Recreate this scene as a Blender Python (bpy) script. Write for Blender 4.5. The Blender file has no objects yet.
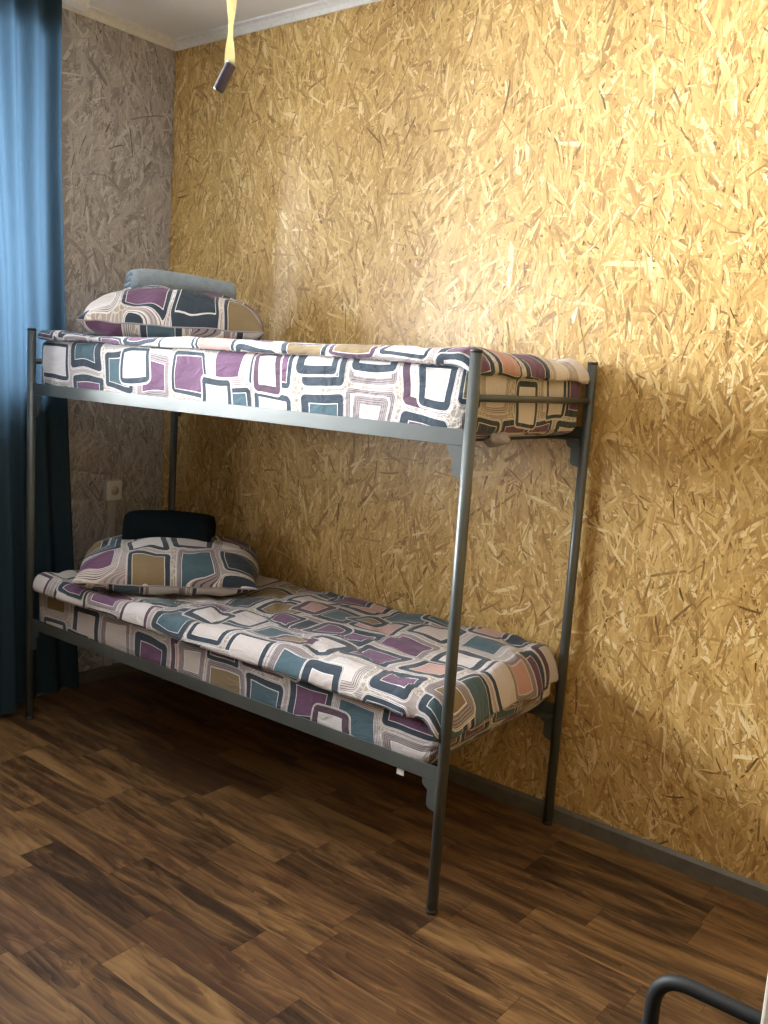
import bpy, bmesh, math, random
from math import sin, cos, pi, sqrt
from mathutils import Vector, Matrix, Euler, noise

random.seed(4)
sc = bpy.context.scene
COL = sc.collection

# ------------------------------------------------------------------ node helpers
class G:
    """small helper to write shader graphs"""
    def __init__(self, tree): self.t = tree; self.n = tree.nodes; self.l = tree.links
    def put(self, sock, v):
        if v is None: return
        if hasattr(v, 'is_output'): self.l.new(v, sock)
        else: sock.default_value = v
    def m(self, op, a, b=None, c=None, clamp=False):
        n = self.n.new('ShaderNodeMath'); n.operation = op; n.use_clamp = clamp
        self.put(n.inputs[0], a); self.put(n.inputs[1], b); self.put(n.inputs[2], c)
        return n.outputs[0]
    def vm(self, op, a, b=None, s=None):
        n = self.n.new('ShaderNodeVectorMath'); n.operation = op
        self.put(n.inputs[0], a); self.put(n.inputs[1], b)
        if s is not None: self.put(n.inputs['Scale'], s)
        return n.outputs['Value'] if op in ('LENGTH', 'DOT_PRODUCT', 'DISTANCE') else n.outputs[0]
    def xyz(self, v):
        n = self.n.new('ShaderNodeSeparateXYZ'); self.put(n.inputs[0], v); return n.outputs
    def comb(self, x, y, z=0.0):
        n = self.n.new('ShaderNodeCombineXYZ')
        for i, v in enumerate((x, y, z)): self.put(n.inputs[i], v)
        return n.outputs[0]
    def white(self, vec, w):
        n = self.n.new('ShaderNodeTexWhiteNoise'); n.noise_dimensions = '4D'
        self.put(n.inputs['Vector'], vec); self.put(n.inputs['W'], w)
        return n.outputs['Value'], n.outputs['Color']
    def noise(self, vec, scale=5., detail=2., rough=.5, dist=0.):
        n = self.n.new('ShaderNodeTexNoise')
        self.put(n.inputs['Vector'], vec); self.put(n.inputs['Scale'], scale); self.put(n.inputs['Detail'], detail)
        self.put(n.inputs['Roughness'], rough); self.put(n.inputs['Distortion'], dist)
        return n.outputs[0], n.outputs[1]
    def mix(self, f, a, b, blend='MIX'):
        n = self.n.new('ShaderNodeMix'); n.data_type = 'RGBA'; n.blend_type = blend
        self.put(n.inputs[0], f); self.put(n.inputs[6], a); self.put(n.inputs[7], b)
        return n.outputs[2]
    def ramp(self, f, stops, const=False):
        n = self.n.new('ShaderNodeValToRGB'); r = n.color_ramp
        r.interpolation = 'CONSTANT' if const else 'LINEAR'
        while len(r.elements) < len(stops): r.elements.new(.5)
        for e, (p, c) in zip(r.elements, stops):
            e.position = p; e.color = (*c, 1) if len(c) == 3 else c
        self.put(n.inputs[0], f); return n.outputs[0]
    def rng(self, v, a, b, c=0., d=1.):
        n = self.n.new('ShaderNodeMapRange'); self.put(n.inputs[0], v)
        for i, k in enumerate((a, b, c, d)): self.put(n.inputs[i+1], k)
        return n.outputs[0]
    def mapping(self, v, scale=(1,1,1), loc=(0,0,0), rot=(0,0,0)):
        n = self.n.new('ShaderNodeMapping'); self.put(n.inputs[0], v)
        n.inputs['Scale'].default_value = scale; n.inputs['Location'].default_value = loc; n.inputs['Rotation'].default_value = rot
        return n.outputs[0]
    def bump(self, h, strength=.3, dist=.002, normal=None):
        n = self.n.new('ShaderNodeBump'); n.inputs['Strength'].default_value = strength; n.inputs['Distance'].default_value = dist
        self.put(n.inputs['Height'], h); self.put(n.inputs['Normal'], normal); return n.outputs[0]

def group(name, ins, outs):
    t = bpy.data.node_groups.new(name, 'ShaderNodeTree')
    for n, ty in ins: t.interface.new_socket(n, in_out='INPUT', socket_type=ty)
    for n, ty in outs: t.interface.new_socket(n, in_out='OUTPUT', socket_type=ty)
    gi = t.nodes.new('NodeGroupInput'); go = t.nodes.new('NodeGroupOutput')
    return t, G(t), gi.outputs, go.inputs
F, V, C4 = 'NodeSocketFloat', 'NodeSocketVector', 'NodeSocketColor'

def new_mat(name, rough=.5, color=(.5,.5,.5), metallic=0., spec=.5):
    m = bpy.data.materials.new(name); m.use_nodes = True
    g = G(m.node_tree); b = m.node_tree.nodes['Principled BSDF']
    b.inputs['Base Color'].default_value = (*color, 1); b.inputs['Roughness'].default_value = rough
    b.inputs['Metallic'].default_value = metallic; b.inputs['Specular IOR Level'].default_value = spec
    return m, g, b
def texco(g, which='UV'):
    return g.n.new('ShaderNodeTexCoord').outputs[which]

# ---- pressed strand board: every strand of wood is a thin chip of its own, carrying its wood tone
def osb(name, tint=(1, 1, 1), sat=1.):
    m, g, b = new_mat(name, .36, spec=.55)
    at = g.n.new('ShaderNodeAttribute'); at.attribute_name = 'wood'
    r, k, _ = g.xyz(at.outputs['Color'])
    uv = texco(g)
    grain, _ = g.noise(g.vm('MULTIPLY', uv, (14., 380., 1.)), 1., 2., .6)
    blot, _ = g.noise(g.vm('MULTIPLY', uv, (20., 60., 1.)), 1., 1.)
    tone = g.m('ADD', r, g.m('ADD', g.m('MULTIPLY', g.m('SUBTRACT', grain, .5), .42), g.m('MULTIPLY', g.m('SUBTRACT', blot, .5), .22)))
    col = g.ramp(tone, [(0., (.09, .045, .014)), (.12, (.24, .13, .035)), (.28, (.40, .232, .066)), (.50, (.56, .356, .112)), (.70, (.68, .462, .165)), (.88, (.80, .61, .28)), (1., (.82, .70, .43))])
    hs = g.n.new('ShaderNodeHueSaturation'); hs.inputs['Saturation'].default_value = sat; g.put(hs.inputs['Color'], col)
    g.put(b.inputs['Base Color'], g.mix(1., hs.outputs[0], (*tint, 1), 'MULTIPLY'))
    g.put(b.inputs['Roughness'], g.rng(grain, .2, .8, .30, .42))
    g.put(b.inputs['Normal'], g.bump(grain, .25, .0006))
    return m

# ---- printed bedding motif layer
t, g, gi, go = group('motif_layer', [('Vector', V), ('CellX', F), ('CellY', F), ('Seed', F), ('Density', F), ('SizeMin', F), ('SizeMax', F), ('Bias', F), ('Color', C4)], [('Color', C4)])
x, y, _ = g.xyz(gi['Vector'])
cx = g.m('ADD', g.m('DIVIDE', x, gi['CellX']), gi['Seed'])
colm = g.m('FLOOR', cx)
rr, _ = g.white(g.comb(colm, gi['Seed']), 5.)
cy = g.m('ADD', g.m('ADD', g.m('DIVIDE', y, gi['CellY']), g.m('MULTIPLY', rr, .8)), g.m('MULTIPLY', gi['Seed'], 2.3))
row = g.m('FLOOR', cy)
_, rc = g.white(g.comb(colm, row, gi['Seed']), 1.); ra, rb, rd = g.xyz(rc)
_, rc2 = g.white(g.comb(colm, row, gi['Seed']), 9.); re, rf, rg_ = g.xyz(rc2)
_, rc3 = g.white(g.comb(colm, row, gi['Seed']), 15.); rh, ri, rj = g.xyz(rc3)
fx = g.m('MULTIPLY', g.m('ADD', g.m('SUBTRACT', g.m('FRACT', cx), .5), g.m('MULTIPLY', g.m('SUBTRACT', ra, .5), .12)), gi['CellX'])
fy = g.m('MULTIPLY', g.m('ADD', g.m('SUBTRACT', g.m('FRACT', cy), .5), g.m('MULTIPLY', g.m('SUBTRACT', rb, .5), .12)), gi['CellY'])
span = g.m('SUBTRACT', gi['SizeMax'], gi['SizeMin'])
hx = g.m('MULTIPLY', g.m('MULTIPLY_ADD', rd, span, gi['SizeMin']), gi['CellX'])
hy = g.m('MULTIPLY', g.m('MULTIPLY_ADD', rh, span, gi['SizeMin']), gi['CellY'])
rad = .016
qx = g.m('ADD', g.m('SUBTRACT', g.m('ABSOLUTE', fx), hx), rad); qy = g.m('ADD', g.m('SUBTRACT', g.m('ABSOLUTE', fy), hy), rad)
ql = g.vm('LENGTH', g.comb(g.m('MAXIMUM', qx, 0.), g.m('MAXIMUM', qy, 0.)))
d = g.m('SUBTRACT', g.m('ADD', ql, g.m('MINIMUM', g.m('MAXIMUM', qx, qy), 0.)), rad)
SLATE, PURP, MUST, BLUE, PINK, PALE, WHITE = (.042, .060, .082), (.155, .075, .145), (.26, .19, .10), (.075, .135, .165), (.55, .33, .29), (.62, .56, .54), (.80, .77, .75)
ring = g.ramp(re, [(0., SLATE), (.60, (.11, .065, .10)), (.72, (.36, .31, .31)), (.86, PALE)], True)
inner = g.ramp(g.m('POWER', rf, gi['Bias']), [(0., (.72, .68, .67)), (.16, PURP), (.42, PALE), (.52, BLUE), (.68, MUST), (.82, PINK), (.93, SLATE)], True)
rw = g.m('ADD', .015, g.m('MULTIPLY', rg_, .014))
din = g.m('ADD', d, rw)
c = gi['Color']
ok = g.m('LESS_THAN', ri, gi['Density'])
def when(cond, c, colr): return g.mix(g.m('MULTIPLY', cond, ok), c, colr if hasattr(colr, 'is_output') else (*colr, 1))
c = when(g.m('LESS_THAN', d, .0065), c, WHITE)
c = when(g.m('MULTIPLY', g.m('LESS_THAN', d, .0035), g.m('GREATER_THAN', d, .0022)), c, (.12, .10, .12))
c = when(g.m('LESS_THAN', d, .0), c, ring)
pale_ring = g.m('GREATER_THAN', re, .72)
lines = g.m('MULTIPLY', pale_ring, g.m('GREATER_THAN', g.m('FRACT', g.m('DIVIDE', d, .0065)), .72))
c = when(g.m('MULTIPLY', lines, g.m('LESS_THAN', d, .0)), c, (.10, .08, .10))
c = when(g.m('LESS_THAN', din, .0025), c, WHITE)
c = when(g.m('LESS_THAN', din, .0), c, inner)
g.put(go['Color'], c)
MOTIF = t

def fabric(name, seed=0., rot=0., bright=.86, bias=1.):
    m, g, b = new_mat(name, .85, spec=.2)
    uv = texco(g)
    uv = g.mapping(uv, rot=(0, 0, rot), loc=(seed, seed*.37, 0))
    _, w1 = g.noise(uv, 6., 0.)
    w = g.vm('SCALE', g.vm('SUBTRACT', w1, (.5, .5, .5)), s=.05)
    p = g.vm('ADD', uv, w)
    # ground: fine pin stripes and lace areas
    x, y, _ = g.xyz(p)
    st = g.m('GREATER_THAN', g.m('FRACT', g.m('DIVIDE', y, .0052)), .6)
    base = g.mix(st, (.52, .46, .45, 1), (.33, .28, .28, 1))
    v = g.n.new('ShaderNodeTexVoronoi'); v.feature = 'DISTANCE_TO_EDGE'; v.inputs['Scale'].default_value = 70.; g.put(v.inputs['Vector'], p)
    nz, _ = g.noise(p, 60., 3., .7)
    lace = g.mix(g.m('GREATER_THAN', g.m('ADD', v.outputs['Distance'], g.m('MULTIPLY', nz, .15)), .17), (.66, .61, .56, 1), (.42, .37, .31, 1))
    sel, _ = g.noise(p, 7., 0.)
    c = g.mix(g.m('GREATER_THAN', sel, .50), base, lace)
    for (cxx, cyy, sd, den, a, bb) in [(.185, .160, 3., 1., .41, .48), (.205, .180, 7., .42, .26, .38)]:
        n = g.n.new('ShaderNodeGroup'); n.node_tree = MOTIF
        g.put(n.inputs['Vector'], p); n.inputs['CellX'].default_value = cxx; n.inputs['CellY'].default_value = cyy
        n.inputs['Seed'].default_value = sd; n.inputs['Density'].default_value = den
        n.inputs['Bias'].default_value = bias
        n.inputs['SizeMin'].default_value = a; n.inputs['SizeMax'].default_value = bb
        g.put(n.inputs['Color'], c); c = n.outputs[0]
    c = g.mix(1., c, (bright, bright, bright, 1), 'MULTIPLY')
    g.put(b.inputs['Base Color'], c)
    b.inputs['Sheen Weight'].default_value = .15
    wr, _ = g.noise(g.mapping(texco(g), scale=(1., 1.6, 1.)), 16., 3., .55, .6)
    fine, _ = g.noise(texco(g), 900., 0.)
    g.put(b.inputs['Normal'], g.bump(fine, .1, .0005, g.bump(wr, .7, .014)))
    return m

# ---- floor planks
def floor_mat():
    m, g, b = new_mat('plank_floor', .4)
    co = texco(g); x, y, _ = g.xyz(co)
    W, L = .125, .51
    cy = g.m('ADD', g.m('DIVIDE', y, W), .90+20); row = g.m('FLOOR', cy)
    rr, _ = g.white(g.comb(row, 2.), 3.)
    cx = g.m('ADD', g.m('DIVIDE', x, L), g.m('MULTIPLY', rr, 5.)); colm = g.m('FLOOR', cx)
    _, rc = g.white(g.comb(colm, row), 1.); ra, rb, rd = g.xyz(rc)
    off = g.vm('SCALE', rc, s=30.)
    pv = g.vm('ADD', g.comb(x, y), off)
    # the printed boards: wide figure with dark heart streaks
    n1, nc = g.noise(g.vm('MULTIPLY', pv, (1.9, 12., 1.)), 1., 3., .52, 1.6)
    pw = g.vm('ADD', pv, g.vm('SCALE', g.vm('SUBTRACT', nc, (.5, .5, .5)), s=.10))
    rings = g.n.new('ShaderNodeTexWave'); rings.bands_direction = 'Y'; rings.wave_profile = 'SAW'
    g.put(rings.inputs['Vector'], g.vm('MULTIPLY', pw, (.35, 1., 1.))); rings.inputs['Scale'].default_value = 13.; rings.inputs['Distortion'].default_value = 3.
    rings.inputs['Detail'].default_value = 2.; rings.inputs['Detail Scale'].default_value = 2.
    fine, _ = g.noise(g.vm('MULTIPLY', pv, (7., 190., 1.)), 1., 3., .6)
    tone = g.m('ADD', g.m('MULTIPLY', n1, .95), g.m('MULTIPLY', g.m('SUBTRACT', fine, .5), .17))
    tone = g.m('ADD', tone, g.m('MULTIPLY', g.m('SUBTRACT', rings.outputs['Fac'], .5), .15))
    tone = g.m('ADD', tone, g.m('MULTIPLY', g.m('SUBTRACT', ra, .5), .24))
    col = g.ramp(tone, [(.27, (.028, .014, .007)), (.38, (.066, .034, .014)), (.49, (.125, .066, .026)), (.62, (.195, .108, .040)), (.84, (.29, .175, .072))])
    col = g.mix(g.m('MULTIPLY', rb, .22), col, (.17, .075, .032, 1))
    fxx = g.m('MULTIPLY', g.m('SUBTRACT', .5, g.m('ABSOLUTE', g.m('SUBTRACT', g.m('FRACT', cx), .5))), L)
    fyy = g.m('MULTIPLY', g.m('SUBTRACT', .5, g.m('ABSOLUTE', g.m('SUBTRACT', g.m('FRACT', cy), .5))), W)
    seam = g.m('LESS_THAN', g.m('MINIMUM', fxx, fyy), .0011)
    col = g.mix(g.m('MULTIPLY', seam, .6), col, (.015, .009, .006, 1))
    g.put(b.inputs['Base Color'], col)
    g.put(b.inputs['Roughness'], g.rng(fine, .3, .7, .36, .48))
    hgt = g.m('SUBTRACT', g.m('MULTIPLY', fine, .3), seam)
    g.put(b.inputs['Normal'], g.bump(hgt, .25, .001))
    return m

def metal_mat():
    m, g, b = new_mat('grey_painted_steel', .38, (.115, .125, .125), .25)
    n, _ = g.noise(texco(g, 'Object'), 700., 2.)
    g.put(b.inputs['Normal'], g.bump(n, .12, .0006))
    n2, _ = g.noise(texco(g, 'Object'), 6., 3.)
    g.put(b.inputs['Base Color'], g.ramp(n2, [(.3, (.072, .082, .078)), (.7, (.098, .108, .103))]))
    return m

def plain(name, col, rough=.5, metallic=0., scale=60., amt=.06, bump=.1, bd=.001, spec=.5):
    m, g, b = new_mat(name, rough, col, metallic, spec)
    n, _ = g.noise(texco(g, 'Object'), scale, 3.)
    lo = tuple(max(0, c*(1-amt)) for c in col); hi = tuple(min(1, c*(1+amt)) for c in col)
    g.put(b.inputs['Base Color'], g.ramp(n, [(.3, lo), (.7, hi)]))
    if bump: g.put(b.inputs['Normal'], g.bump(n, bump, bd))
    return m

def towel_mat(name, col):
    m, g, b = new_mat(name, .95, col, spec=.1)
    co = texco(g, 'Object')
    v = g.n.new('ShaderNodeTexVoronoi'); v.inputs['Scale'].default_value = 260.; g.put(v.inputs['Vector'], co)
    n, _ = g.noise(co, 45., 3.)
    g.put(b.inputs['Base Color'], g.ramp(g.m('ADD', g.m('MULTIPLY', v.outputs['Distance'], .4), g.m('MULTIPLY', n, .6)), [(.2, tuple(c*.75 for c in col)), (.8, tuple(c*1.2 for c in col))]))
    g.put(b.inputs['Normal'], g.bump(g.m('ADD', v.outputs['Distance'], n), .6, .004))
    b.inputs['Sheen Weight'].default_value = .2 if col[0] > .05 else 0.
    return m

def curtain_mat():
    m = bpy.data.materials.new('blue_curtain_cloth'); m.use_nodes = True
    g = G(m.node_tree); out = g.n['Material Output']; g.n.remove(g.n['Principled BSDF'])
    n, _ = g.noise(g.mapping(texco(g), scale=(300., 12., 1.)), 1., 2.)
    w, _ = g.noise(g.mapping(texco(g), scale=(900., 900., 1.)), 1., 0.)
    col = g.ramp(n, [(.3, (.022, .040, .052)), (.7, (.030, .050, .064))])
    tcol = g.ramp(n, [(.3, (.19, .36, .56)), (.7, (.22, .41, .62))])
    bn = g.bump(w, .2, .001)
    d = g.n.new('ShaderNodeBsdfDiffuse'); g.put(d.inputs[0], col); g.put(d.inputs['Normal'], bn)
    tr = g.n.new('ShaderNodeBsdfTranslucent'); g.put(tr.inputs[0], tcol)
    mx = g.n.new('ShaderNodeMixShader'); mx.inputs[0].default_value = .066
    g.l.new(d.outputs[0], mx.inputs[1]); g.l.new(tr.outputs[0], mx.inputs[2]); g.l.new(mx.outputs[0], out.inputs[0])
    return m
def glass_mat():
    m = bpy.data.materials.new('window_glass'); m.use_nodes = True
    g = G(m.node_tree); out = g.n['Material Output']; g.n.remove(g.n['Principled BSDF'])
    t = g.n.new('ShaderNodeBsdfTransparent'); gl = g.n.new('ShaderNodeBsdfGlossy'); gl.inputs['Roughness'].default_value = .03
    fr = g.n.new('ShaderNodeFresnel'); fr.inputs[0].default_value = 1.45
    mx = g.n.new('ShaderNodeMixShader'); g.l.new(fr.outputs[0], mx.inputs[0]); g.l.new(t.outputs[0], mx.inputs[1]); g.l.new(gl.outputs[0], mx.inputs[2])
    g.l.new(mx.outputs[0], out.inputs[0]); return m

M = dict(osb=osb('strand_board_wall', sat=.98), osb_glare=osb('glare_tinted_strand_board', (.72, .76, .86), .28),  # left wall board: veiling lens glare put into its colour as blue-grey tint
         floor=floor_mat(), steel=metal_mat(), mat_up=fabric('print_a', .35, bias=2.3), duv_up=fabric('print_b', 1.9), mat_lo=fabric('print_c', 3.1),
         duv_lo=fabric('print_d', 5.4), pil_up=fabric('print_e', 7.2, .1), pil_lo=fabric('print_f', 9.63, -.1),
         ceil=plain('white_ceiling', (.80, .80, .78), .7, scale=1.7, amt=.05, bump=.2, bd=.01),
         trimw=plain('white_cornice', (.80, .80, .78), .5), base=plain('grey_brown_baseboard', (.13, .12, .10), .45, scale=30., amt=.12),
         towel_g=towel_mat('grey_blue_towel', (.24, .29, .33)), towel_b=towel_mat('black_towel', (.005, .010, .013)),
         curtain=curtain_mat(), glass=glass_mat(), pvc=plain('white_plastic', (.78, .79, .78), .35), cap=plain('dark_end_cap', (.03, .03, .03), .5),
         black=plain('black_painted_tube', (.006, .008, .009), .6), tag=plain('white_tag', (.75, .78, .76), .7),
         trunk=plain('pale_plastic', (.55, .55, .53), .5), canister=plain('violet_grey_tube', (.085, .075, .115), .45),
         ribbon=None, sheet=plain('pale_lilac_lining', (.30, .28, .30), .85), doorw=plain('cream_door', (.72, .68, .60), .45),
         brass=plain('steel_handle', (.5, .5, .5), .3, .9))
m, g, b = new_mat('sticky_yellow_paper', .25, (.75, .66, .30)); b.inputs['Transmission Weight'].default_value = 0.
n, _ = g.noise(texco(g, 'Object'), 40., 2.); g.put(b.inputs['Base Color'], g.ramp(n, [(.3, (.74, .68, .40)), (.7, (.82, .77, .50))]))
M['ribbon'] = m

# ------------------------------------------------------------------ object helpers
def link(name, bm, mat, parent=None, loc=(0,0,0), rotz=0., smooth=True, uvauto=False):
    me = bpy.data.meshes.new(name)
    bm.normal_update()
    bm.to_mesh(me); bm.free()
    me.materials.append(mat)
    if smooth:
        for p in me.polygons: p.use_smooth = True
    o = bpy.data.objects.new(name, me); COL.objects.link(o)
    o.location = loc; o.rotation_euler = (0, 0, rotz)
    if parent: o.parent = parent
    return o
def tag(o, label, cat, grp=None):
    o['label'] = label; o['category'] = cat
    if grp: o['group'] = grp
    return o
def empty(name, loc=(0,0,0), rotz=0.):
    o = bpy.data.objects.new(name, None); COL.objects.link(o); o.location = loc; o.rotation_euler = (0, 0, rotz); o.empty_display_size = .1
    return o
def struct(o): o['kind'] = 'structure'; return o

def box(bm, x0, x1, y0, y1, z0, z1, bev=0.):
    vs = [bm.verts.new(p) for p in ((x0,y0,z0),(x1,y0,z0),(x1,y1,z0),(x0,y1,z0),(x0,y0,z1),(x1,y0,z1),(x1,y1,z1),(x0,y1,z1))]
    fs = [bm.faces.new([vs[i] for i in f]) for f in ((0,3,2,1),(4,5,6,7),(0,1,5,4),(1,2,6,5),(2,3,7,6),(3,0,4,7))]
    if bev:
        es = list({e for f in fs for e in f.edges})
        bmesh.ops.bevel(bm, geom=es, offset=bev, segments=2, affect='EDGES', profile=.5)
    return bm
def B(*a, bev=0.): return box(bmesh.new(), *a, bev=bev)

def tube(bm, pts, r, n=16, cap=True, rs=None):
    pts = [Vector(p) for p in pts]; rings = []
    up = None
    for i, p in enumerate(pts):
        d = (pts[min(i+1, len(pts)-1)] - pts[max(i-1, 0)]).normalized()
        if up is None: up = d.orthogonal().normalized()
        up = (up - d*up.dot(d)).normalized(); s = d.cross(up)
        rad = rs[i] if rs else r
        rings.append([bm.verts.new(p + (up*cos(2*pi*k/n) + s*sin(2*pi*k/n))*rad) for k in range(n)])
    for a, c in zip(rings, rings[1:]):
        for k in range(n): bm.faces.new((a[k], a[(k+1) % n], c[(k+1) % n], c[k]))
    if cap:
        bm.faces.new(list(reversed(rings[0]))); bm.faces.new(rings[-1])
    return bm
def arc_path(pts, rad, n=7):
    """round the corners of a polyline"""
    pts = [Vector(p) for p in pts]; out = [pts[0]]
    for a, p, c in zip(pts, pts[1:], pts[2:]):
        d0 = (a-p).normalized(); d1 = (c-p).normalized()
        s, e = p + d0*rad, p + d1*rad
        for k in range(n+1):
            u = k/n; out.append(s*(1-u)**2 + p*2*u*(1-u) + e*u**2)
    out.append(pts[-1]); return out

def prism(bm, poly, axis_y0, axis_y1):
    """polygon in x/z extruded along y"""
    a = [bm.verts.new((x, axis_y0, z)) for x, z in poly]; c = [bm.verts.new((x, axis_y1, z)) for x, z in poly]
    n = len(poly)
    bm.faces.new(a); bm.faces.new(list(reversed(c)))
    for i in range(n): bm.faces.new((a[i], c[i], c[(i+1) % n], a[(i+1) % n]))
    bmesh.ops.recalc_face_normals(bm, faces=bm.faces)
    return bm

def soft_box(L, W, H, r, step=.02, disp=None):
    """rounded cloth box, x 0..L, y -W..0, z 0..H, with metre uv laid over top, sides and ends"""
    bm = bmesh.new(); uvl = bm.loops.layers.uv.new('UVMap')
    def shape(p):
        p = Vector(p); q = Vector((min(max(p.x, r), L-r), min(max(p.y, -W+r), -r), min(max(p.z, min(r, H/2)), max(H-r, H/2))))
        d = p - q
        if d.length > 1e-9:
            m = max(abs(d.x), abs(d.y), abs(d.z)); rr = r if H >= 2*r else H/2
            k = Vector((d.x/r, d.y/r, d.z/min(r, H/2)))
            k = k.normalized(); d = Vector((k.x*r, k.y*r, k.z*min(r, H/2)))
        s = q + d; nrm = d.normalized() if d.length > 1e-9 else Vector((0, 0, 1))
        if disp: s = disp(s, nrm)
        return s
    cache = {}
    def vert(p):
        k = tuple(round(c, 5) for c in p)
        if k not in cache: cache[k] = bm.verts.new(shape(p))
        return cache[k]
    def grid(fn, uvf, a, c):
        na, nc = max(2, int(round(a/step))), max(2, int(round(c/step)))
        for i in range(na):
            for j in range(nc):
                cs = [(i, j), (i+1, j), (i+1, j+1), (i, j+1)]
                ps = [fn(a*u/na, c*v/nc) for u, v in cs]
                try: f = bm.faces.new([vert(p) for p in ps])
                except ValueError: continue
                for l, p in zip(f.loops, ps): l[uvl].uv = uvf(p)
    grid(lambda u, v: (u, -W+v, H), lambda p: (p[0], p[1]), L, W)
    grid(lambda u, v: (u, -v, 0), lambda p: (p[0], p[1]+5), L, W)
    grid(lambda u, v: (u, -W, v), lambda p: (p[0], -W-(H-p[2])), L, H)
    grid(lambda u, v: (L-u, 0, v), lambda p: (p[0], H-p[2]), L, H)
    grid(lambda u, v: (L, -W+u, v), lambda p: (L+H-p[2], p[1]), W, H)
    grid(lambda u, v: (0, -u, v), lambda p: (-(H-p[2]), p[1]), W, H)
    bmesh.ops.recalc_face_normals(bm, faces=bm.faces)
    return bm

def nz(p, f, seed=0.): return noise.noise(Vector((p[0]*f+seed, p[1]*f-seed*.7, p[2]*f+seed*1.3)))

# ------------------------------------------------------------------ room
import numpy as np
def strands(obj, P, holes, length, height, per_m2, seed):
    """adds the pressed strands to a wall mesh; P(u, v, w) as in wall()"""
    rs = np.random.RandomState(seed)
    me = obj.data
    n = int(length*height*per_m2)
    u = rs.uniform(-.03, length+.03, n); v = rs.uniform(-.03, height+.03, n)
    kind = rs.rand(n)
    L = np.where(kind < .46, rs.uniform(.05, .12, n), np.where(kind < .94, rs.uniform(.025, .080, n), rs.uniform(.11, .18, n)))
    W = np.where(kind < .46, rs.uniform(.006, .017, n), np.where(kind < .95, rs.uniform(.0018, .007, n), rs.uniform(.010, .022, n)))
    ang = np.pi/2 + np.where(rs.rand(n) < .72, rs.normal(0, .50, n), rs.uniform(-1.57, 1.57, n))
    # local swirl: neighbouring strands lean together
    ang += .45*np.sin(u*4.1+1.3*np.sin(v*3.3+seed)) * np.cos(v*3.7+seed*2)
    keep = (u > .004) & (u < length-.004) & (v > .004) & (v < height-.004)
    for h in holes: keep &= ~((u > h[0]-.09) & (u < h[1]+.09) & (v > h[2]-.09) & (v < h[3]+.09))
    u, v, L, W, ang = (q[keep] for q in (u, v, L, W, ang)); n = len(u)
    top = np.arange(n)/n; top = top[rs.permutation(n)]
    top = np.where(W > .010, top*.86, top)                                  # wide strands lie a little deeper
    depth = -.0004 - .0026*top
    tone = np.clip(rs.normal(.55, .17, n) + .10*(.5-top), .22, .9)
    tone = np.where((rs.rand(n) < .055) & (W < .009), rs.uniform(.06, .26, n), tone)        # bark-dark slivers
    tone = np.where(rs.rand(n) < .05, rs.uniform(.80, .95, n), tone)
    ca, sa = np.cos(ang), np.sin(ang)
    ts = np.array([-.5, -.22, .22, .5]); V = np.zeros((n, 8, 3)); UV = np.zeros((n, 8, 2))
    bend = rs.normal(0, .028, n); tilt_w = rs.normal(0, .030, n); tilt_l = rs.normal(0, .0045, n)
    off = rs.uniform(0, 60, (n, 2))
    for k in range(4):
        for s_, idx in ((-1, k), (1, 7-k)):
            sk = rs.uniform(-.16, .16, n)*(1 if k in (0, 3) else .2)
            wv = W*.5*(1 if k in (1, 2) else rs.uniform(.35, 1., n))
            a = L*(ts[k]+sk*.6); c = s_*wv + bend*L*(4*ts[k]**2-.3) 
            V[:, idx, 0] = np.clip(u + a*ca - c*sa, 0, length); V[:, idx, 1] = np.clip(v + a*sa + c*ca, 0, height)
            V[:, idx, 2] = depth - np.clip(a*tilt_l + c*tilt_w, -.0004, .0004)
            UV[:, idx, 0] = a + off[:, 0]; UV[:, idx, 1] = c + off[:, 1]
    pts = V.reshape(-1, 3); base = len(me.vertices)
    a0 = np.array(P(0., 0., 0.)); du = np.array(P(1., 0., 0.))-a0; dv = np.array(P(0., 1., 0.))-a0; dw = np.array(P(0., 0., 1.))-a0
    X = a0 + pts[:, :1]*du + pts[:, 1:2]*dv + pts[:, 2:3]*dw
    quads = np.array([[0, 1, 6, 7], [1, 2, 5, 6], [2, 3, 4, 5]])
    flip = np.dot(np.cross(du, dv), -dw) < 0
    if flip: quads = quads[:, ::-1]
    Fq = (np.arange(n)[:, None, None]*8 + quads[None]).reshape(-1, 4)
    # old wall data
    ov = np.zeros(base*3); me.vertices.foreach_get('co', ov)
    of = [tuple(p.vertices) for p in me.polygons]; ouv = np.zeros(len(me.loops)*2); me.uv_layers[0].data.foreach_get('uv', ouv)
    mat = me.materials[0]; nm = bpy.data.meshes.new(me.name)
    nl_old = len(me.loops); nf = len(of) + len(Fq)
    nm.vertices.add(base+len(X)); nm.vertices.foreach_set('co', np.concatenate([ov, X.ravel()]))
    loops = np.concatenate([np.array([i for f in of for i in f]), (Fq+base).ravel()]).astype(np.int32)
    nm.loops.add(len(loops)); nm.loops.foreach_set('vertex_index', loops)
    tot = np.array([len(f) for f in of] + [4]*len(Fq)); st = np.concatenate([[0], np.cumsum(tot)[:-1]])
    nm.polygons.add(nf); nm.polygons.foreach_set('loop_start', st.astype(np.int32))
    nm.update(calc_edges=True); nm.validate()
    ul = nm.uv_layers.new(name='UVMap'); ul.data.foreach_set('uv', np.concatenate([ouv, UV.reshape(-1, 2)[Fq.ravel()].ravel()]))
    ca_ = nm.color_attributes.new('wood', 'FLOAT_COLOR', 'CORNER')
    tl = np.repeat(tone, 12); cols = np.ones((len(loops), 4)); cols[:, 0] = .30; cols[nl_old:, 0] = tl; cols[:, 1] = cols[:, 2] = 0
    ca_.data.foreach_set('color', cols.ravel())
    nm.materials.append(mat); obj.data = nm
RX, RY, RZ = 4.12, -4.8, 2.818
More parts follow.
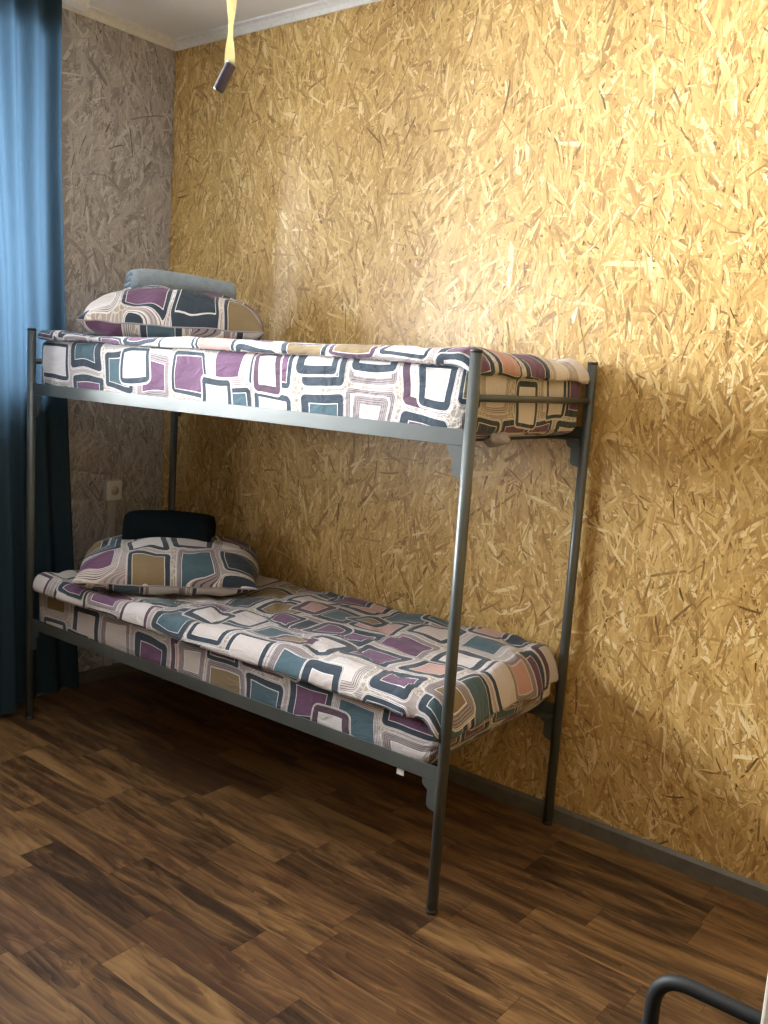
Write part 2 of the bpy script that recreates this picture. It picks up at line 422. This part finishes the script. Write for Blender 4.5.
WY0, WY1, WZ0, WZ1 = -2.60, -.60, 1.25, 2.68       # window opening in the left wall
DY0, DY1, DZ = -2.72, -1.92, 2.02                 # doorway in the right wall
def wall(name, mat, P, holes, length, height, inward, thick=.12):
    """P(u, v, w): wall point; w = depth behind the surface"""
    bm = bmesh.new(); uvl = bm.loops.layers.uv.new('UVMap')
    us = sorted({0, length} | {h[0] for h in holes} | {h[1] for h in holes}); vs = sorted({0, height} | {h[2] for h in holes} | {h[3] for h in holes})
    def q(pts):
        f = bm.faces.new([bm.verts.new(P(*p)) for p in pts])
        for l, p in zip(f.loops, pts): l[uvl].uv = (p[0]+p[2], p[1])
    for a, c in zip(us, us[1:]):
        for d, e in zip(vs, vs[1:]):
            if any(h[0] <= a and c <= h[1] and h[2] <= d and e <= h[3] for h in holes): continue
            for w in (0, thick): q([(a, d, w), (c, d, w), (c, e, w), (a, e, w)])
    for h in holes + [(0, length, 0, height)]:
        a, c, d, e = h
        q([(a, d, 0), (c, d, 0), (c, d, thick), (a, d, thick)]); q([(a, e, 0), (c, e, 0), (c, e, thick), (a, e, thick)])
        q([(a, d, 0), (a, e, 0), (a, e, thick), (a, d, thick)]); q([(c, d, 0), (c, e, 0), (c, e, thick), (c, d, thick)])
    bmesh.ops.remove_doubles(bm, verts=bm.verts, dist=1e-5); bmesh.ops.recalc_face_normals(bm, faces=bm.faces)
    return struct(link(name, bm, mat, smooth=False))
for nm_, mt, P_, ho, ln, dens, sd in (
    ('wall_back', 'osb', lambda u, v, w: (u, w, v), [], RX, 9500, 1),
    ('wall_left', 'osb_glare', lambda u, v, w: (-w, -u, v), [(-WY1, -WY0, WZ0, WZ1)], -RY, 5000, 2),
    ('wall_right', 'osb', lambda u, v, w: (RX+w, -u, v), [(-DY1, -DY0, 0, DZ)], -RY, 1500, 3),
    ('wall_front', 'osb', lambda u, v, w: (u, RY-w, v), [], RX, 1500, 4)):
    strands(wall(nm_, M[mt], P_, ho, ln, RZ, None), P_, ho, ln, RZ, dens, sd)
struct(link('floor', B(-.12, RX+.12, RY-.12, .12, -.08, 0), M['floor'], smooth=False)) 
fl = bpy.data.objects['floor']
uvl = fl.data.uv_layers.new(name='UVMap')
for l in fl.data.loops: uvl.data[l.index].uv = fl.data.vertices[l.vertex_index].co[:2]
struct(link('ceiling', B(-.12, RX+.12, RY-.12, .12, RZ, RZ+.08), M['ceil'], smooth=False))

def cove(name, P, L):
    prof = [(0, 0), (.038, 0), (.036, -.007), (.020, -.012), (.011, -.020), (.007, -.036), (0, -.038)]
    bm = bmesh.new(); a = [bm.verts.new(P(0, d, z)) for d, z in prof]; c = [bm.verts.new(P(L, d, z)) for d, z in prof]
    n = len(prof); bm.faces.new(a); bm.faces.new(list(reversed(c)))
    for i in range(n): bm.faces.new((a[i], c[i], c[(i+1) % n], a[(i+1) % n]))
    bmesh.ops.recalc_face_normals(bm, faces=bm.faces)
    return struct(link(name, bm, M['trimw'], smooth=False))
cove('trim_1', lambda u, d, z: (u, -d, RZ+z), RX)
cove('trim_2', lambda u, d, z: (d, -u, RZ+z), -RY)
def skirting(name, P, L, h=.058, t=.014):
    prof = [(0, 0), (t, 0), (t, h*.80), (t*.6, h*.93), (t*.35, h), (0, h)]
    bm = bmesh.new(); a = [bm.verts.new(P(0, d, z)) for d, z in prof]; c = [bm.verts.new(P(L, d, z)) for d, z in prof]
    n = len(prof); bm.faces.new(a); bm.faces.new(list(reversed(c)))
    for i in range(n): bm.faces.new((a[i], c[i], c[(i+1) % n], a[(i+1) % n]))
    bmesh.ops.recalc_face_normals(bm, faces=bm.faces)
    return struct(link(name, bm, M['base'], smooth=False))
skirting('baseboard_back', lambda u, d, z: (u, -d, z), RX)
skirting('baseboard_left', lambda u, d, z: (d, -u, z), -RY)

# window in the left wall, mostly behind the curtain and outside the frame
wr = struct(link('window_1', bmesh.new(), M['pvc']))
bm = bmesh.new(); fx0, fx1 = -.10, -.04
for a in ((WY0, WY1, WZ0, WZ0+.06), (WY0, WY1, WZ1-.06, WZ1), (WY0, WY0+.06, WZ0+.06, WZ1-.06), (WY1-.06, WY1, WZ0+.06, WZ1-.06), (-1.70, -1.63, WZ0+.06, WZ1-.06)):
    box(bm, fx0, fx1, a[0], a[1], a[2], a[3])
link('window_frame', bm, M['pvc'], wr, smooth=False)
link('pane', B(-.073, -.067, WY0+.06, -1.70, WZ0+.06, WZ1-.06), M['glass'], wr, smooth=False)
link('pane', B(-.073, -.067, -1.63, WY1-.06, WZ0+.06, WZ1-.06), M['glass'], wr, smooth=False)
link('window_sill', B(-.04, .05, WY0-.03, WY1+.02, WZ0-.025, WZ0, bev=.006), M['pvc'], wr, smooth=False)

# open door leaf whose cream edge shows at the lower right
dr = struct(link('door_1', B(3.288, 4.10, -1.925, -1.887, .008, 2.0, bev=.003), M['doorw'], smooth=False))
bm = tube(bmesh.new(), arc_path([(3.36, -1.915, 1.0), (3.36, -1.965, 1.0), (3.47, -1.965, 1.0)], .012), .009, 12)
link('door_handle', bm, M['brass'], dr)

# ------------------------------------------------------------------ bunk bed
YAW = .0313
BX, BY = 2.1401 - 1.95*cos(YAW), -.0367 - 1.95*sin(YAW)
def bed(x, y, z=0.): return (BX + x*cos(YAW) - y*sin(YAW), BY + x*sin(YAW) + y*cos(YAW), z)
LX, WD, H = 1.95, .6987, 1.54
bunk = tag(empty('bunk_bed', (BX, BY, 0), YAW), 'grey steel two-tier bunk bed standing along the strand board wall', 'bunk bed')
PR = .0158
for i, (x, y) in enumerate([(0, 0), (LX, 0), (0, -WD), (LX, -WD)]):
    bm = tube(bmesh.new(), [(x, y, .012), (x, y, H-.008)], PR, 24)
    p = link('post', bm, M['steel'], bunk)
    for z0, z1 in ((0, .012), (H-.008, H)):
        c = link('end_cap', tube(bmesh.new(), [(x, y, z0), (x, y, z1-.002), (x, y, z1)], 0, 24, rs=[PR+.0006, PR+.0006, PR-.002]), M['cap'], p)
for z in (.4196, 1.3364):
    for y, s in ((-WD, -1), (0, 1)):
        # angle-iron side rails: upright flange outside, ledge inside
        bm = bmesh.new(); yo = y - s*.002
        poly = [(-.0, 0), (-.0, .0)]
        a0, a1 = sorted((yo, yo + s*.004)); box(bm, PR*.8, LX-PR*.8, a0, a1, z-.043, z, bev=.001)
        b0, b1 = sorted((yo, yo - s*.036)); box(bm, PR, LX-PR, b0, b1, z-.043, z-.039)
        link('side_rail', bm, M['steel'], bunk, smooth=False)
    for x, s in ((0, 1), (LX, -1)):
        bm = bmesh.new(); box(bm, *sorted((x+.10*s, x+.104*s)), -WD+.002, -.002, z-.043, z-.036)
        box(bm, *sorted((x+.10*s, x+s*.134)), -WD+.02, -.02, z-.043, z-.039)
        link('end_rail', bm, M['steel'], bunk, smooth=False)
        # stepped bracket plates under the rail at each post
        for y in (-WD, 0):
            prof = [(0, 0), (.052, 0), (.052, -.012), (.046, -.022), (.034, -.028), (.034, -.070), (.028, -.080), (0, -.086)]
            poly = [(x + s*(PR*.7 + u), z-.0435+v) for u, v in prof]
            yy = y + (.001 if y < 0 else -.001)
            link('bracket', prism(bmesh.new(), poly, yy-.003, yy+.003), M['steel'], bunk, smooth=False)
    # woven wire base under the mattress
    bm = bmesh.new()
    for k in range(20):
        x = .12 + k*(LX-.24)/19; box(bm, x-.002, x+.002, -WD+.036, -.036, z-.039, z-.035)
    for k in range(9):
        y = -WD+.07 + k*(WD-.14)/8; box(bm, .10, LX-.10, y-.002, y+.002, z-.0375, z-.0335)
    link('wire_base', bm, M['steel'], bunk, smooth=False)
for x in (0, LX):
    link('end_bar', tube(bmesh.new(), [(x, -WD+PR*.6, 1.418), (x, -PR*.6, 1.418)], .0098, 14), M['steel'], bunk)

# ------------------------------------------------------------------ bedding
def mattress_disp(seed, L, W, Hh, amp=.006, lift=0.):
    def d(s, n):
        k = nz(s, 3.2, seed)*amp + nz(s, 9., seed+3)*amp*.55 + nz((s.x*2.4, s.y, s.z*.3), 7., seed+9)*amp*.6
        if s.z < Hh*.12: k *= .3
        q = s + n*k
        e = min(1., max(0., (s.x-(L-.07))/.07)); q.z += lift*e*e*(3-2*e)*max(0., 1-s.z/(Hh*.6))
        return q
    return d
LM, WM = 1.915, .668
def mattress(name, z, Hm, seed, mat, label, lift):
    bm = soft_box(LM, WM, Hm, .030, .016, mattress_disp(seed, LM, WM, Hm, lift=lift))
    o = link(name, bm, mat, loc=bed(.0175, -.016, z), rotz=YAW); return tag(o, label, 'mattress', 'two mattresses of the bunk bed')
mu = mattress('mattress', 1.3034, .200, 1.3, M['mat_up'], 'upper bunk mattress in geometric print cover, pale side facing the room', .012)
ml = mattress('mattress', .3866, .168, 6.1, M['mat_lo'], 'lower bunk mattress in geometric print cover, under the thick quilt', .062)
link('care_tag', B(1.775, 1.80, -WM-.0055, -WM-.0045, -.034, .012), M['tag'], ml, smooth=False)['label'] = 'small white care tag'
# pale knot of the cover hanging below the foot end of the upper mattress
bm = bmesh.new(); bmesh.ops.create_icosphere(bm, subdivisions=3, radius=1.)
for v in bm.verts:
    n = v.co.normalized(); v.co = Vector((n.x*.022, n.y*.048, n.z*.020))*(1+.5*nz(n, 1.6, 4.)) + Vector((LM-.012, -.49, .003))
link('cover_knot', bm, M['sheet'], mu)['label'] = 'pale lilac knotted corner of the cover'

def duvet(name, z, th, L0, L1, Wd, seed, mat, label, amp, drape=.0, endd=.0, press=.0):
    Ld = L1 - L0; r = min(.032, th/2)
    def d(s, n):
        k = nz(s, 2.1, seed)*amp*1.1 + nz(s, 5.5, seed+2)*amp*.8 + nz(s, 13., seed+5)*amp*.30
        up = max(0., n.z)
        q = s + n*k*(.45 if n.z < -.2 else 1.)
        # creases that run along the bed
        cr = abs(nz((s.x*.55, s.y*1.6+s.x*.5, 0), 4.2, seed+8)); q.z -= up*max(0, .16-cr)*amp*5.5
        fy = max(0., (-s.y - (Wd-.05))/.05); q.z -= fy*fy*(drape + .010*nz((s.x, 0, 0), 3., seed+4)) * 1.0
        fo = min(1., max(0., (s.x - (Ld-.30))/.22)); q += n*fo*(nz((s.x*1.6, s.y, s.z), 8., seed+20)*.014 + abs(nz((s.x, s.y*1.5, s.z), 5., seed+30))*.018)
        fx = max(0., (s.x - (Ld-.07))/.07); q.z -= fx*fx*(endd*(1+.35*nz((0, s.y, 0), 6., seed+1)))
        dd = ((s.x-.45)/.34)**2 + ((s.y+.36)/.34)**2; q.z -= up*press*math.exp(-dd*dd)   # the pillow presses in
        return q
    bm = soft_box(Ld, Wd, th, r, .015, d)
    o = link(name, bm, mat, loc=bed(L0, -.006, z), rotz=YAW); return tag(o, label, 'duvet', 'two duvets of the bunk bed')
du = duvet('duvet', 1.502, .036, .022, 1.950, .694, 2.2, M['duv_up'], 'thin folded duvet in geometric print lying on the upper bunk', .006, .006, .034, .020)
dl = duvet('duvet', .554, .060, .04, 1.950, .722, 8.8, M['duv_lo'], 'thick rumpled duvet in geometric print spread over the lower bunk', .014, .030, .075, .024)

def pillow(name, A, Bb, Ht, loc, rotz, seed, mat, label, tilt=0., pinch=.16, open_side=False):
    bm = bmesh.new(); uvl = bm.loops.layers.uv.new('UVMap'); N = 44
    def pos(u, v, side):
        e = max(0., (1-abs(u)**2.6))*max(0., (1-abs(v)**2.6))
        t = e**.42
        sx = 1 - pinch*.5*(v*v)*(1-.0) + pinch*.5*(abs(v)**6)*1.0
        sy = 1 - pinch*.5*(u*u) + pinch*.5*(abs(u)**6)
        p = Vector((u*A*sx, v*Bb*sy, 0))
        hh = Ht*.62 if side > 0 else Ht*.38
        w = 1 + .20*nz((u, v, side), 1.7, seed) + .07*nz((u, v, side), 5., seed+3)
        rim = .35 + .65*t
        p.z = side*hh*t*w + .006*nz((u*3, v*3, 0), 2., seed+6)*(1-t) 
        # radiating seam wrinkles
        ang = math.atan2(v, u); p.z += side*t*(1-t)*.020*sin(ang*17+seed+3*nz((u, v, 0), 2., seed))
        return p
    vs = {}
    for side in (1, -1):
        for i in range(N+1):
            for j in range(N+1):
                edge = i in (0, N) or j in (0, N)
                if side < 0 and edge: vs[(side, i, j)] = vs[(1, i, j)]; continue
                u = sin((2*i/N-1)*pi/2*.999)/sin(pi/2*.999); v = sin((2*j/N-1)*pi/2*.999)/sin(pi/2*.999)
                vs[(side, i, j)] = bm.verts.new(pos(u, v, side))
        for i in range(N):
            for j in range(N):
                k = [(i, j), (i+1, j), (i+1, j+1), (i, j+1)]
                if side < 0: k.reverse()
                f = bm.faces.new([vs[(side, *q)] for q in k])
                for l, q in zip(f.loops, k):
                    l[uvl].uv = (A*sin((2*q[0]/N-1)*pi/2) + (0 if side > 0 else .4), Bb*1.15*sin((2*q[1]/N-1)*pi/2) + (0 if side > 0 else .83))
    # settle: flatten underneath
    lo = -Ht*.30
    for v in bm.verts:
        if v.co.z < lo: v.co.z = lo + (v.co.z-lo)*.15
    bmesh.ops.rotate(bm, verts=bm.verts, cent=(0, 0, 0), matrix=Matrix.Rotation(tilt, 3, 'X'))
    zm = min(v.co.z for v in bm.verts)
    for v in bm.verts: v.co.z -= zm
    # piped seam
    rimv = [vs[(1, i, 0)].co.copy() for i in range(N)] + [vs[(1, N, j)].co.copy() for j in range(N)] + [vs[(1, N-i, N)].co.copy() for i in range(N)] + [vs[(1, 0, N-j)].co.copy() for j in range(N)]
    bmesh.ops.recalc_face_normals(bm, faces=bm.faces)
    o = link(name, bm, mat, loc=loc, rotz=rotz)
    rimv.append(rimv[0]); link('seam', tube(bmesh.new(), rimv, .0028, 6, cap=False), M['sheet'], o)
    return tag(o, label, 'pillow', 'two pillows of the bunk bed')
pillow('pillow', .325, .235, .225, (.62, -.44, 1.506), .80, 1.7, M['pil_up'], 'plump print pillow on the upper bunk, under the grey folded towel', .02)
pillow('pillow', .335, .225, .185, (.645, -.45, .585), .80, 5.2, M['pil_lo'], 'print pillow on the lower bunk, under the black folded towel', .10)

def towel(name, L, W, H, t, loc, rotz, mat, label, seed, turns, tilt=0.):
    """terry towel folded over on itself: one thick sheet following a flat spiral, seen from the fold end"""
    th = H/(2*turns); path = []
    hl, hh = L/2-H/2, H/2
    n_half = 10
    for k in range(turns):
        r0 = hh - th*(k+.5); r1 = r0 - th
        e0 = hl - .010*k
        path += [Vector((e0*(1-2*q/14), 0, hh - r0)) for q in range(15)]                       # along the bottom to the left
        path += [Vector((-e0 - r0*sin(pi*q/n_half), 0, hh - r0*cos(pi*q/n_half))) for q in range(1, n_half)]
        path += [Vector((-e0 + 2*e0*q/14, 0, hh + r0)) for q in range(15)]
        if k < turns-1:
            for q in range(1, n_half):
                rr = r0 + (r1-r0)*q/n_half; path.append(Vector((e0 + r0*sin(pi*q/n_half), 0, hh + rr*cos(pi*q/n_half))))
    bm = bmesh.new(); rings = []
    NW = 16; half = th*.56
    for i, p in enumerate(path):
        d = (path[min(i+1, len(path)-1)] - path[max(i-1, 0)]).normalized(); nr = Vector((-d.z, 0, d.x))
        cs = []
        for j in range(NW+1):
            y = -W/2 + W*j/NW; ed = 1 - abs(2*j/NW-1)**12*.35
            cs.append((y, half*ed))
        ring = []
        for y, hf in cs: ring.append(p + nr*hf + Vector((0, y, 0)))
        for y, hf in reversed(cs): ring.append(p - nr*hf + Vector((0, y, 0)))
        out = []
        for q in ring:
            k = Vector((q.x, q.y, q.z)); k.z += .005*nz(q, 8., seed) - .012*(2*q.y/W)**2; k.y += .004*nz(q, 14., seed+4); k.x += .003*nz(q, 11., seed+7)
            out.append(bm.verts.new(k))
        rings.append(out)
    m_ = len(rings[0])
    for a, c in zip(rings, rings[1:]):
        for k in range(m_): bm.faces.new((a[k], a[(k+1) % m_], c[(k+1) % m_], c[k]))
    bm.faces.new(rings[0]); bm.faces.new(list(reversed(rings[-1])))
    bmesh.ops.recalc_face_normals(bm, faces=bm.faces)
    bmesh.ops.rotate(bm, verts=bm.verts, cent=(0, 0, 0), matrix=Matrix.Rotation(tilt, 3, 'X'))
    o = link(name, bm, mat, loc=loc, rotz=rotz)
    return tag(o, label, 'towel', 'folded towels on the pillows')
towel('towel', .21, .385, .080, 0, (.585, -.405, 1.700), 1.08+pi/2, M['towel_g'], 'grey blue towel folded flat on the upper bunk pillow', 3., 2, .04)
towel('towel', .19, .335, .145, 0, (.575, -.41, .720), .74+pi/2, M['towel_b'], 'black towel folded into a thick bundle on the lower bunk pillow', 7., 3, .01)

# ------------------------------------------------------------------ curtain
def curtain():
    bm = bmesh.new(); uvl = bm.loops.layers.uv.new('UVMap'); NU, NV = 220, 60; g_ = []
    for i in range(NU+1):
        u = i/NU; rowv = []
        for j in range(NV+1):
            v = j/NV; z = .025 + v*(RZ-.04-.025)
            edge = -.605 + .03*(1-v) + .10*max(0, 1-v*1.25)**1.3      # free edge drifts towards the bed corner lower down
            y = edge - u*.62*(1+.12*(1-v))
            y = edge - u*(.47 + .06*(1-v)); ph = (u**.9)*2*pi*4.6
            bul = min(1., max(0., (-.66 - y)/.36)); bul = bul*bul*(3-2*bul)
            a = .024*(1-.25*v); x = .070 + .17*bul*(1-.75*max(0., (v-.62)/.38)) + a*sin(ph + .6*nz((u*3, v*2, 0), 1.5, 2)) + .010*nz((u*8, v*1.6, 0), 1., 5)
            if y > -.835: x = min(x, .175)
            x = max(x, .030); rowv.append(bm.verts.new((x, y, z)))
        g_.append(rowv)
    for i in range(NU):
        for j in range(NV):
            f = bm.faces.new((g_[i][j], g_[i+1][j], g_[i+1][j+1], g_[i][j+1]))
            for l, (a, c) in zip(f.loops, ((i, j), (i+1, j), (i+1, j+1), (i, j+1))): l[uvl].uv = (a/NU*1.3, c/NV*2.75)
    o = link('curtain', bm, M['curtain']); 
    tag(o, 'long dark blue curtain hanging beside the bunk bed head', 'curtain')
    rail = link('curtain_rail', B(.055, .105, -2.85, -.5, RZ-.042, RZ, bev=.003), M['pvc'], o, smooth=False)
    return o
curtain()

# ------------------------------------------------------------------ outlet and trunking on the left wall
ou = empty('electrical_outlet', (0, -.285, .868)); tag(ou, 'white surface-mounted outlet box on the left strand board wall below the upper bunk', 'outlet')
link('back_box', B(0, .024, -.040, .040, -.045, .045, bev=.004), M['trunk'], ou, smooth=False)
link('cover_plate', B(.024, .033, -.037, .037, -.042, .042, bev=.004), M['pvc'], ou, smooth=False)
bm = bmesh.new(); tube(bm, [(.0325, 0, .0), (.0345, 0, .0)], .020, 24); link('socket_face', bm, M['trunk'], ou)
tag(link('cable_trunking', B(0, .016, -.300, -.268, .058, .8225, bev=.003), M['trunk'], smooth=False), 'pale plastic cable trunking running down the wall from the outlet', 'trunking')

# ------------------------------------------------------------------ fly ribbon
ft = empty('fly_ribbon', (2.203, -1.622, RZ)); tag(ft, 'yellow sticky fly ribbon with its dark tube, dangling from the ceiling', 'fly trap')
bm = bmesh.new(); pv = None; NS = 90
for k in range(NS+1):
    s = k/NS; z = RZ - s*(RZ-1.964)
    ctr = Vector((2.203 + .004*sin(s*5) - .007*s, -1.622 + .013*s, z))
    ang = .67 + 1.15*sin((s-.90)*9.)*(1 if s > .75 else .6)
    if s > .86: ang = .67 + (1.25 if s < .945 else 1.25*(1-(s-.945)/.055)) * min(1, (s-.86)/.06)
    elif s <= .86: ang = .67
    w = .0088; dv = Vector((cos(ang), sin(ang), 0))*w
    a, c = bm.verts.new(ctr-dv-ft.location), bm.verts.new(ctr+dv-ft.location)
    if pv: bm.faces.new((pv[0], pv[1], c, a))
    pv = (a, c)
bmesh.ops.solidify(bm, geom=bm.faces[:], thickness=.0005)
link('ribbon', bm, M['ribbon'], ft)
A, Bp = Vector((2.197, -1.609, 1.967)), Vector((2.1745, -1.6175, 1.923))
ax = (Bp-A).normalized(); bm = bmesh.new()
pts = [A, A+ax*.001, A+ax*.003, Bp-ax*.003, Bp-ax*.001, Bp, Bp-ax*.004]
tube(bm, [p-ft.location for p in pts], 0, 24, rs=[.0065, .0085, .0092, .0092, .0088, .0080, .0065])
link('canister', bm, M['canister'], ft)
link('canister_rim', tube(bmesh.new(), [p-ft.location for p in (A-ax*.0012, A+ax*.0015)], .0095, 24), M['trunk'], ft)

# ------------------------------------------------------------------ black tubular rack in the lower right corner
rk = empty('metal_rack', (3.252, -1.468, 0)); tag(rk, 'black tubular metal rack with rounded rail, standing by the door', 'rack')
X0, X1, Z1, RR = 3.017-3.27, 3.60-3.27, .543, .0125
for y in (-1.352+1.48, -1.60+1.48):
    pts = arc_path([(X0, y, 0.004), (X0, y, Z1), (X1, y, Z1), (X1, y, 0.004)], .060, 10)
    link('side_frame', tube(bmesh.new(), pts, RR, 18), M['black'], rk)
for z in (.455, .20):
    bm = bmesh.new(); box(bm, X0-.014, X1+.014, -1.606+1.48, -1.346+1.48, z-.018, z, bev=.006)
    link('shelf', bm, M['black'], rk, smooth=False)

# ------------------------------------------------------------------ light
w = bpy.data.worlds.new('daylight'); sc.world = w; w.use_nodes = True
bg = w.node_tree.nodes['Background']; bg.inputs[0].default_value = (.62, .78, 1., 1); bg.inputs[1].default_value = 1.0
def area(name, loc, rot, sx, sy, power, col, spread=180):
    l = bpy.data.lights.new(name, 'AREA'); l.shape = 'RECTANGLE'; l.size = sx; l.size_y = sy; l.energy = power; l.color = col
    l.spread = math.radians(spread); o = bpy.data.objects.new(name, l); COL.objects.link(o); o.location = loc; o.rotation_euler = rot; return o
aim = Vector((cos(.42)*cos(.28), sin(.42)*cos(.28), sin(.28))).to_track_quat('-Z', 'Y').to_euler()
area('window_daylight', (-.45, (WY0+WY1)/2-.02, 1.93), aim, WY1-WY0-.04, 1.38, 345, (.94, .97, 1.), 128)
area('doorway_fill', (RX+.25, (DY0+DY1)/2, 1.2), (0, math.radians(90), 0), 1.6, .7, 3, (1., .93, .85))  # added fill lamp outside the unseen doorway

# ------------------------------------------------------------------ camera
cam = bpy.data.cameras.new('camera'); co = bpy.data.objects.new('camera', cam); COL.objects.link(co)
co.location = (3.458571, -2.718153, 1.474777); co.rotation_euler = (1.417393, -.065854, .676043)
cam.sensor_fit = 'VERTICAL'; cam.sensor_height = 24.; cam.lens = 922.92/1024*24.; cam.clip_start = .05
sc.camera = co
sc.view_settings.view_transform = 'Standard'; sc.view_settings.look = 'None'; sc.view_settings.gamma = 1.; sc.view_settings.use_curve_mapping = False
sc.view_settings.exposure = 0.12
sc.cycles.max_bounces = 8; sc.cycles.diffuse_bounces = 5
